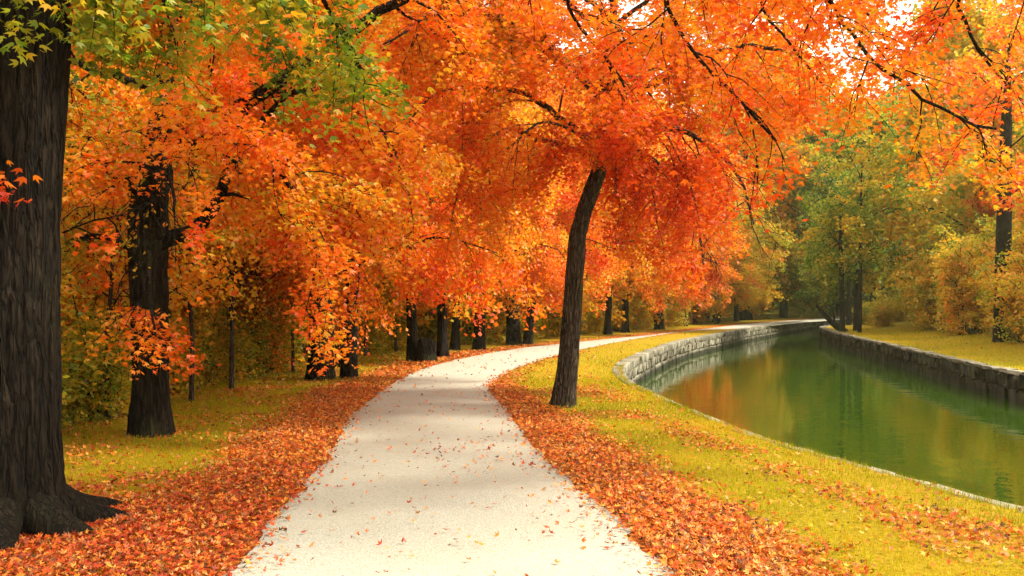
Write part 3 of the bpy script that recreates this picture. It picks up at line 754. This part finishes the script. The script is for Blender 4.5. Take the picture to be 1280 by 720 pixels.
# end of the canal and the right bank
RG = 'trees beyond the right bank'; FG = 'trees beyond the far end of the canal'
bgG.location = (25, 66+8, .3); bgG['group'] = FG; bgG['label'] = 'tall green tree beyond the far end of the canal'
bgV.location = (21.5, 46, .3); bgV['group'] = RG; bgV['label'] = 'olive tree beside the dark right-hand trunk beyond the canal'
for x, y, sc, src, lab, grp in [
    (15.0, 67, .72, bgY, 'yellow tree left of the green ones where the canal ends', FG), (12.5, 61, .6, bgY, 'yellow tree left of the green ones where the canal ends', FG),
    (22, 36.5, .55, bgV, 'olive tree in the thicket along the right bank', RG), (19.5, 30.5, .45, bgV, 'olive tree in the thicket along the right bank', RG), (23, 45, .6, bgO, 'orange tree in the thicket along the right bank', RG),
    (17.5, 76, 1.35, bgV, 'pale olive tree behind the yellow ones at the canal end', FG), (21, 90, 1.5, bgV, 'pale olive tree behind the yellow ones at the canal end', FG), (26, 96, 1.65, bgV, 'pale olive tree behind the yellow ones at the canal end', FG),
    (28, 84, 1.1, bgG, 'tall green tree beyond the far end of the canal', FG), (31, 78, 1.1, bgG, 'tall green tree beyond the far end of the canal', FG),
    (22.5, 62.5, .85, bgG, 'tall green tree beyond the far end of the canal', FG),
    (20, 84, 1.0, bgY, 'yellow tree left of the green ones where the canal ends', FG), (15, 74, .95, bgY, 'yellow tree left of the green ones where the canal ends', FG),
    (17.5, 90, 1.1, bgV, 'pale olive tree behind the yellow ones at the canal end', FG), (12, 80, 1.1, bgV, 'pale olive tree behind the yellow ones at the canal end', FG),
    (6, 72, 1.1, bgY, 'yellow tree straight past the end of the path', FG), (3, 66, 1.1, bgO, 'orange tree past the end of the path', FG),
    (35, 82, 1.2, bgG, 'high hazy green tree far beyond the right bank', RG),
    (38, 92, 1.25, bgG, 'high hazy green tree far beyond the right bank', RG), (46, 98, 1.3, bgG, 'high hazy green tree far beyond the right bank', RG),
    (34, 104, 1.2, bgG, 'high hazy green tree far beyond the right bank', RG), (53, 104, 1.2, bgG, 'high hazy green tree far beyond the right bank', RG),
    (26.5, 50, .62, bgV, 'olive tree in the thicket along the right bank', RG), (24, 40, .55, bgV, 'olive tree in the thicket along the right bank', RG),
    (30, 55, .7, bgO, 'orange tree in the thicket along the right bank', RG), (20.5, 34, .5, bgY, 'yellow tree in the thicket along the right bank', RG),
    (28, 42, .7, bgO, 'orange tree in the thicket along the right bank', RG), (33, 60, .8, bgY, 'yellow tree in the thicket along the right bank', RG)]:
    put(src, x, y, (x*1.7) % 6.28, sc, lab, grp)

# trunks on the right bank
def bare_trunk(x, y, h, r, lean, label, seed, tone=None, bark=None):
    t = thing('woodland_tree', label, 'tree', (x, y, gz(x, y).item()))
    pts = [(0, 0, -.3), (lean*.3, 0, h*.35), (lean*.7, .05, h*.7), (lean, 0, h)]
    obj('trunk', trunk_mesh('trunk', pts, [r*1.1, r, r*.75, .02], bark or M_bark, 24, .3, .08, 5, seed), t)
    g = Grower(seed, tone=tone or .3, tone_sd=.08, leaves=24, branch=(7, 1.1), twig=(5, .6), droop=-.1, spread=.16)
    g.auto(pts[1:], h*.4, h-.3, 9, h*.27, .5, .04, seed)
    finish_tree(t, g, .15, KITE, limb_sides=5)
bare_trunk(15.9, 32.5, 10, .24, .3, 'tall dark trunk rising from the thicket at the right edge', 61, .66)
bare_trunk(15.8, 45.5, 8, .09, .15, 'thin upright trunk, tallest of the cluster near the canal bend', 62, .35)
bare_trunk(15.3, 46.3, 6, .11, -.1, 'short dark trunk behind the leaning log at the canal bend', 63, .2)
bare_trunk(16.3, 47.5, 7, .10, .2, 'dark trunk in the middle of the cluster at the canal bend', 64, .25)
bare_trunk(19.5, 58, 9, .12, .2, 'slim trunk behind the cluster at the canal bend', 65, .15)
# leaning dead log
t = thing('fallen_log', 'dark bare log leaning out over the canal at the right bank tip', 'log', (15.7, 47.0, 0))
P = catmull([(0, 0, -.05), (-.55, .1, .35), (-1.1, .15, .95), (-1.35, .2, 1.25)], .08)
V, F = tubes_np([(P, np.linspace(.17, .07, len(P)))], 12); V += np.random.RandomState(2).normal(0, .008, V.shape)
obj('stem', mesh_np('stem', V, F, M_bark, smooth=True), t)
P = catmull([(-.55, .1, .35), (-.5, .2, .7), (-.55, .25, 1.0)], .08); V, F = tubes_np([(P, np.linspace(.06, .02, len(P)))], 8)
obj('branch_stub', mesh_np('branch_stub', V, F, M_bark, smooth=True), t)
SAPG = 'slim saplings in the undergrowth left of the path'; SAPL = 'slim bare stemmed sapling standing in the undergrowth left of the path'
sap = thing('sapling', SAPL, 'tree', (-6.3, 13.4, gz(-6.3, 13.4).item()), SAPG)
pts = [(0, 0, -.2), (.06, 0, 1.2), (.02, .08, 2.6), (.15, .05, 4.6)]
obj('trunk', trunk_mesh('trunk', pts, [.045, .038, .028, .006], M_bark2, 12, .3, .08, 3, 3), sap)
g = Grower(93, tone=.42, tone_sd=.06, leaves=16, branch=(5, .7), twig=(4, .4), droop=-.06, spread=.12)
g.auto(pts[1:], 1.5, 4.4, 9, .9, .6, .015, 2); finish_tree(sap, g, .07, KITE, limb_sides=5)
for k, (x, y) in enumerate([(-5.6, 14.2), (-5.0, 15.6), (-5.7, 16.8), (-4.9, 17.5), (-5.4, 19.0), (-4.7, 21.5), (-5.4, 22.8), (-4.4, 24.2), (-4.0, 27.2), (-3.4, 29.5), (-5.2, 12.9), (-5.1, 10.6), (-2.6, 32.6), (-1.4, 35.2)]):
    copy_tree(sap, (x, y, gz(x, y).item()), k*1.7, .8+.07*(k % 5), SAPL, SAPG)
# stump beside the row
t = thing('tree_stump', 'low dark rotten stump at the foot of the slim trunk in the left row', 'stump', (-2.15, 25.0, gz(-2.15, 25).item()))
obj('stem', trunk_mesh('stem', [(0, 0, -.2), (0, 0, .25), (.03, 0, .5), (.05, 0, .6)], [.27, .22, .2, .04], M_bark, 40, .35, .45, 5, 9), t)

# ------------------------------------------------------------ shrubs
def proto_shrub(seed, tone, H, W, leaf, label):
    t = thing('shrub', label, 'shrub')
    g = Grower(seed, tone=tone, tone_sd=.05, leaves=24, branch=(9, .65), twig=(5, .35), droop=-.02, spread=.11)
    for k in range(13):
        a = k*2.4; e = g.r.uniform(.1, 1); hh = H*g.r.uniform(.6, 1.05)
        g.limb([(.1*math.cos(a), .1*math.sin(a), -.2), (W*.4*e*math.cos(a), W*.4*e*math.sin(a), hh*.5), (W*e*math.cos(a), W*e*math.sin(a), hh)], .018, .004, tmin=.12)
    for P, r in g.limbs: g.twigs.append((P, r))
    V, F = tubes_np(g.twigs, 3); obj('stems', mesh_np('stems', V, F, M_bark), t)
    P = np.concatenate(g.P); T = np.concatenate(g.T)
    obj('foliage', leaves_mesh('foliage', P, leaf, T, g.r, KITE, M_leaf), t)
    return t
shO = proto_shrub(71, .35, 1.7, .9, .08, '')
shB = proto_shrub(72, .41, 3.0, 1.3, .10, '')
SL = 'olive green shrub in the dense undergrowth left of the path'; SG = 'shrubs in the undergrowth behind the left row'
BL = 'ochre brown shrub in the thicket behind the right bank grass'; BG = 'shrubs in the thicket on the right bank'
sp = []
for y in np.arange(8.5, 60, 1.15):
    for k in range(2):
        x = at_y(pathL, y)-(3.5+k*1.5+rr.uniform(-.3, .5)+.5*(y < 12)); yy = y+rr.uniform(-.5, .5)
        if x/yy < -.62 or math.hypot(x+4.17, yy-11.6) < .9: continue
        sp.append((x, yy))
for i, (x, y) in enumerate(sp):
    z = gz(x, y).item(); sc = rr.uniform(.65, 1.0)
    if i == 0: o = shO; o.location = (x, y, z); o['label'] = SL; o['group'] = SG
    else: copy_tree(shO if rr.rand() < .8 else shB, (x, y, z), rr.uniform(0, 6.28), sc*(1 if y > 14 else .8), SL, SG)
sp = []
for y in np.arange(24, 58, 1.5):
    for k in range(3):
        x = at_y(bankR, y)+4.2+k*1.9+rr.uniform(-.5, .5); yy = y+rr.uniform(-.5, .5)
        if y > 44 and k == 0: continue
        sp.append((x, yy, k))
for i, (x, y, k) in enumerate(sp):
    z = gz(x, y).item(); sc = rr.uniform(.85, 1.25)*(1+.35*k)
    if i == 0: o = shB; o.location = (x, y, z); o['label'] = BL; o['group'] = BG; continue
    copy_tree(shB if rr.rand() < .75 else shO, (x, y, z), rr.uniform(0, 6.28), sc, BL, BG)

for x, y, sc in ((19.6, 53.5, .7), (21.2, 56, .8), (22.6, 58.5, .8), (20.6, 58.6, .7), (24.4, 61.5, .8), (23.4, 55, 1.0), (18.7, 50.5, .7)):
    copy_tree(shO, (x, y, gz(x, y).item()), x*2.1, sc, 'green shrub behind the trunks at the canal bend', 'shrubs at the canal bend')

# ------------------------------------------------------------ far wood closing the horizon (nobody could count it)
rs = np.random.RandomState(91)
Ps, Ts = [], []
for k in range(520):
    a = rs.uniform(-1.1, 1.1); d = rs.uniform(105, 150); x, y = d*math.sin(a), d*math.cos(a)
    if abs(x/y) > 1.2: continue
    h = rs.uniform(9, 17); tn = rs.choice([.12, .22, .38, .55, .62] if x < 18 else [.1, .14, .2, .28])
    n = 420; Q = rs.normal(0, 1, (n, 3)); Q /= np.linalg.norm(Q, axis=1)[:, None]; Q *= rs.uniform(.5, 1, (n, 1))
    Q = Q*np.array([3.6, 3.6, h*.5])+np.array([x, y, gz(x, y).item()+h*.5])
    Ps.append(Q); Ts.append(tn+rs.normal(0, .05, n))
o = obj('distant_wood', leaves_mesh('distant_wood', np.concatenate(Ps), .8, np.concatenate(Ts), rs, KITE, M_leaf))
tag(o, 'far off wood of mixed green and golden trees closing the horizon', 'woodland', kind='stuff')

# ------------------------------------------------------------ fallen leaves
rs = np.random.RandomState(101)
def scatter(n, x0, x1, y0, y1, dens):
    x = rs.uniform(x0, x1, n); y = rs.uniform(y0, y1, n); k = rs.uniform(0, 1, n) < dens(x, y); return x[k], y[k]
def ldens(x, y):
    s = signed(x, y); L = litter(x, y); n = fbm(x*2.5, y*2.5, 61, 3)
    D = np.clip(L**1.2*1.1-.06+.8*(n-.5)*np.minimum(1, L*2), 0.03, 1)
    D = D*np.where(s > 0, 1-.25*smoothstep(.35, .9, s), 1)
    D = np.where(s == 0, 0, D)*(1-.8*duff(x, y))
    # leaves on the path itself: thin, thicker at the margins
    e = np.minimum(x-at_y(pathL, y), at_y(pathR, y)-x)
    pd = .007+.35*np.exp(-np.clip(e, 0, 9)/.07)+.03*smoothstep(.55, .75, fbm(x*1.2, y*.6, 67, 2))
    D = np.where(s == 0, pd, D)
    return np.where(in_canal(x, y, .10), 0, D)*np.clip(1.3-y/30, .12, 1)
xs, ys = [], []
for (n, a, b, c, d) in ((150000, -6, 6, 2.5, 8), (190000, -6, 5, 8, 18), (90000, -6, 5, 18, 30), (60000, -4, 16, 30, 50)):
    x, y = scatter(n if c > 8 else int(n*1.2), a, b, c, d, ldens); xs.append(x); ys.append(y)
x = np.concatenate(xs); y = np.concatenate(ys); n = len(x)
size = .035+.026*smoothstep(12, 30, y)
damp = fbm(x*1.4+3, y*1.4, 97, 3)
tone = rs.choice([.05, .2, .35, .48, .6, .7, .8, .92], n, p=[.10, .15, .09, .10, .18, .19, .13, .06])+rs.normal(0, .05, n)
tone = np.where((rs.uniform(0, 1, n) < .55*smoothstep(.48, .62, damp)), tone*.45+.02+.5*(rs.uniform(0, 1, n) < .3), tone)
k = (x < -1.6) & (y < 9.5) & (rs.uniform(0, 1, n) < .45); tone = np.where(k, rs.choice([.78, .88, .95, .15], n), tone)
P = np.column_stack([x, y, gz(x, y)+.022+rs.uniform(0, .02, n)*litter(x, y)])
me = leaves_mesh('fallen_leaves', P, size, tone, rs, MAPLE, M_litter, tilt=(-.6, .6))
tag(obj('fallen_leaves', me), 'red and orange maple leaves lying along both edges of the pale path', 'leaves', kind='stuff')
print('litter', n)

# ------------------------------------------------------------ grass
def gdens(x, y):
    s = signed(x, y); L = litter(x, y)
    D = np.where(np.abs(s) < .05, 0, 1.0)*(1-.65*L)*(1-.9*duff(x, y))
    D = np.where(s == 0, 0, D)
    return np.where(in_canal(x, y, .115), 0, D)*np.clip(1.5-y/22, .15, 1)
xs, ys = [], []
for (n, a, b, c, d) in ((60000, -6, 6, 4.5, 9), (110000, -5.5, 4.5, 9, 20), (60000, -5, 6, 20, 34)):
    x, y = scatter(n, a, b, c, d, gdens); xs.append(x); ys.append(y)
x, y = scatter(30000, 10, 18, 19, 50, lambda x, y: ((x > at_y(bankR, y)+.12) & (x < at_y(bankR, y)+4)).astype(float)); xs.append(x); ys.append(y)
# tufts spilling over the coping edge
yy = rs.uniform(5, 24, 3500); xx = at_y(bankL, yy)-.05-np.abs(rs.normal(.06, .05, 3500)); k = in_canal(xx, yy, -.02) == False
xs.append(xx[k]); ys.append(yy[k])
x = np.concatenate(xs); y = np.concatenate(ys); n = len(x)
h = rs.uniform(.025, .06, n)*(1+.5*smoothstep(15, 30, y)); w = .004+.004*smoothstep(6, 25, y)
az = rs.uniform(0, 6.28, n); ln = rs.uniform(.1, .8, n)*h
bx, by = np.cos(az)*w, np.sin(az)*w; la = rs.uniform(0, 6.28, n)
z = gz(x, y)
V = np.stack([np.stack([x-bx, y-by, z-.01], 1), np.stack([x+bx, y+by, z-.01], 1),
              np.stack([x+np.cos(la)*ln, y+np.sin(la)*ln, z+h], 1)], 1).reshape(-1, 3)
F = np.arange(3*n).reshape(-1, 3)
tone = .45+.5*(fbm(x*.8, y*.8, 71, 3)-.5)*1.6+rs.normal(0, .12, n)
tag(obj('grass', mesh_np('grass', V, F, M_grass, tone=np.clip(tone, 0, 1))), 'short yellow green grass beside the path and along the canal', 'grass', kind='stuff')

# tall weeds filling the undergrowth
n = 60000
x = rs.uniform(-14, 10, n); y = rs.uniform(8, 60, n)
s = signed(x, y); k = (s < -2.9-.8*fbm(x*.8, y*.8, 81, 2)) & (s > -8) & (x/y > -.7) & (x < at_y(pathL, y)) & (np.hypot(x+3.5, y-6.95) > 1.8) & (rs.uniform(0, 1, n) < np.clip(1.2-y/70, .2, 1))
x, y = x[k], y[k]; n = len(x); h = rs.uniform(.2, 1.0, n)*smoothstep(2.6, 4.6, -signed(x, y))+.12
nl = 3
PP = np.column_stack([x, y, gz(x, y)]); Q = np.repeat(PP, nl, 0); Q[:, 2] += np.repeat(h, nl)*rs.uniform(.15, 1.0, n*nl); Q[:, :2] += rs.normal(0, .05, (n*nl, 2))
tn = np.repeat(.36+.2*(fbm(x*.6, y*.6, 83, 2)-.5), nl)+rs.normal(0, .05, n*nl)
tag(obj('undergrowth', leaves_mesh('undergrowth', Q, .075, tn, rs, KITE, M_leaf, tilt=(-.9, .9))), 'tangled olive weeds covering the ground behind the left row of trees', 'undergrowth', kind='stuff')
# ------------------------------------------------------------ haze
HZ = .0005
if HZ > 0:
    bm = bmesh.new(); bmesh.ops.create_cube(bm, size=1)
    for v in bm.verts: v.co = Vector((v.co.x*900, v.co.y*1100+60, -4 if v.co.z < 0 else 34))
    me = bpy.data.meshes.new('haze'); bm.to_mesh(me); bm.free()
    hm = bpy.data.materials.new('haze_air'); hm.use_nodes = True; hm.node_tree.nodes.clear()
    ho = hm.node_tree.nodes.new('ShaderNodeOutputMaterial'); hv = hm.node_tree.nodes.new('ShaderNodeVolumePrincipled')
    hv.inputs['Color'].default_value = (.95, .94, .55, 1); hv.inputs['Density'].default_value = HZ; hv.inputs['Anisotropy'].default_value = .3
    hm.node_tree.links.new(hv.outputs[0], ho.inputs['Volume']); me.materials.append(hm)
    tag(obj('haze', me), 'thin pale autumn haze in the air under the trees', 'haze', kind='stuff')

print('leaves special', NL, 'meshes', len(bpy.data.meshes), 'objects', len(bpy.data.objects), 'polys', sum(len(m.polygons) for m in bpy.data.meshes))
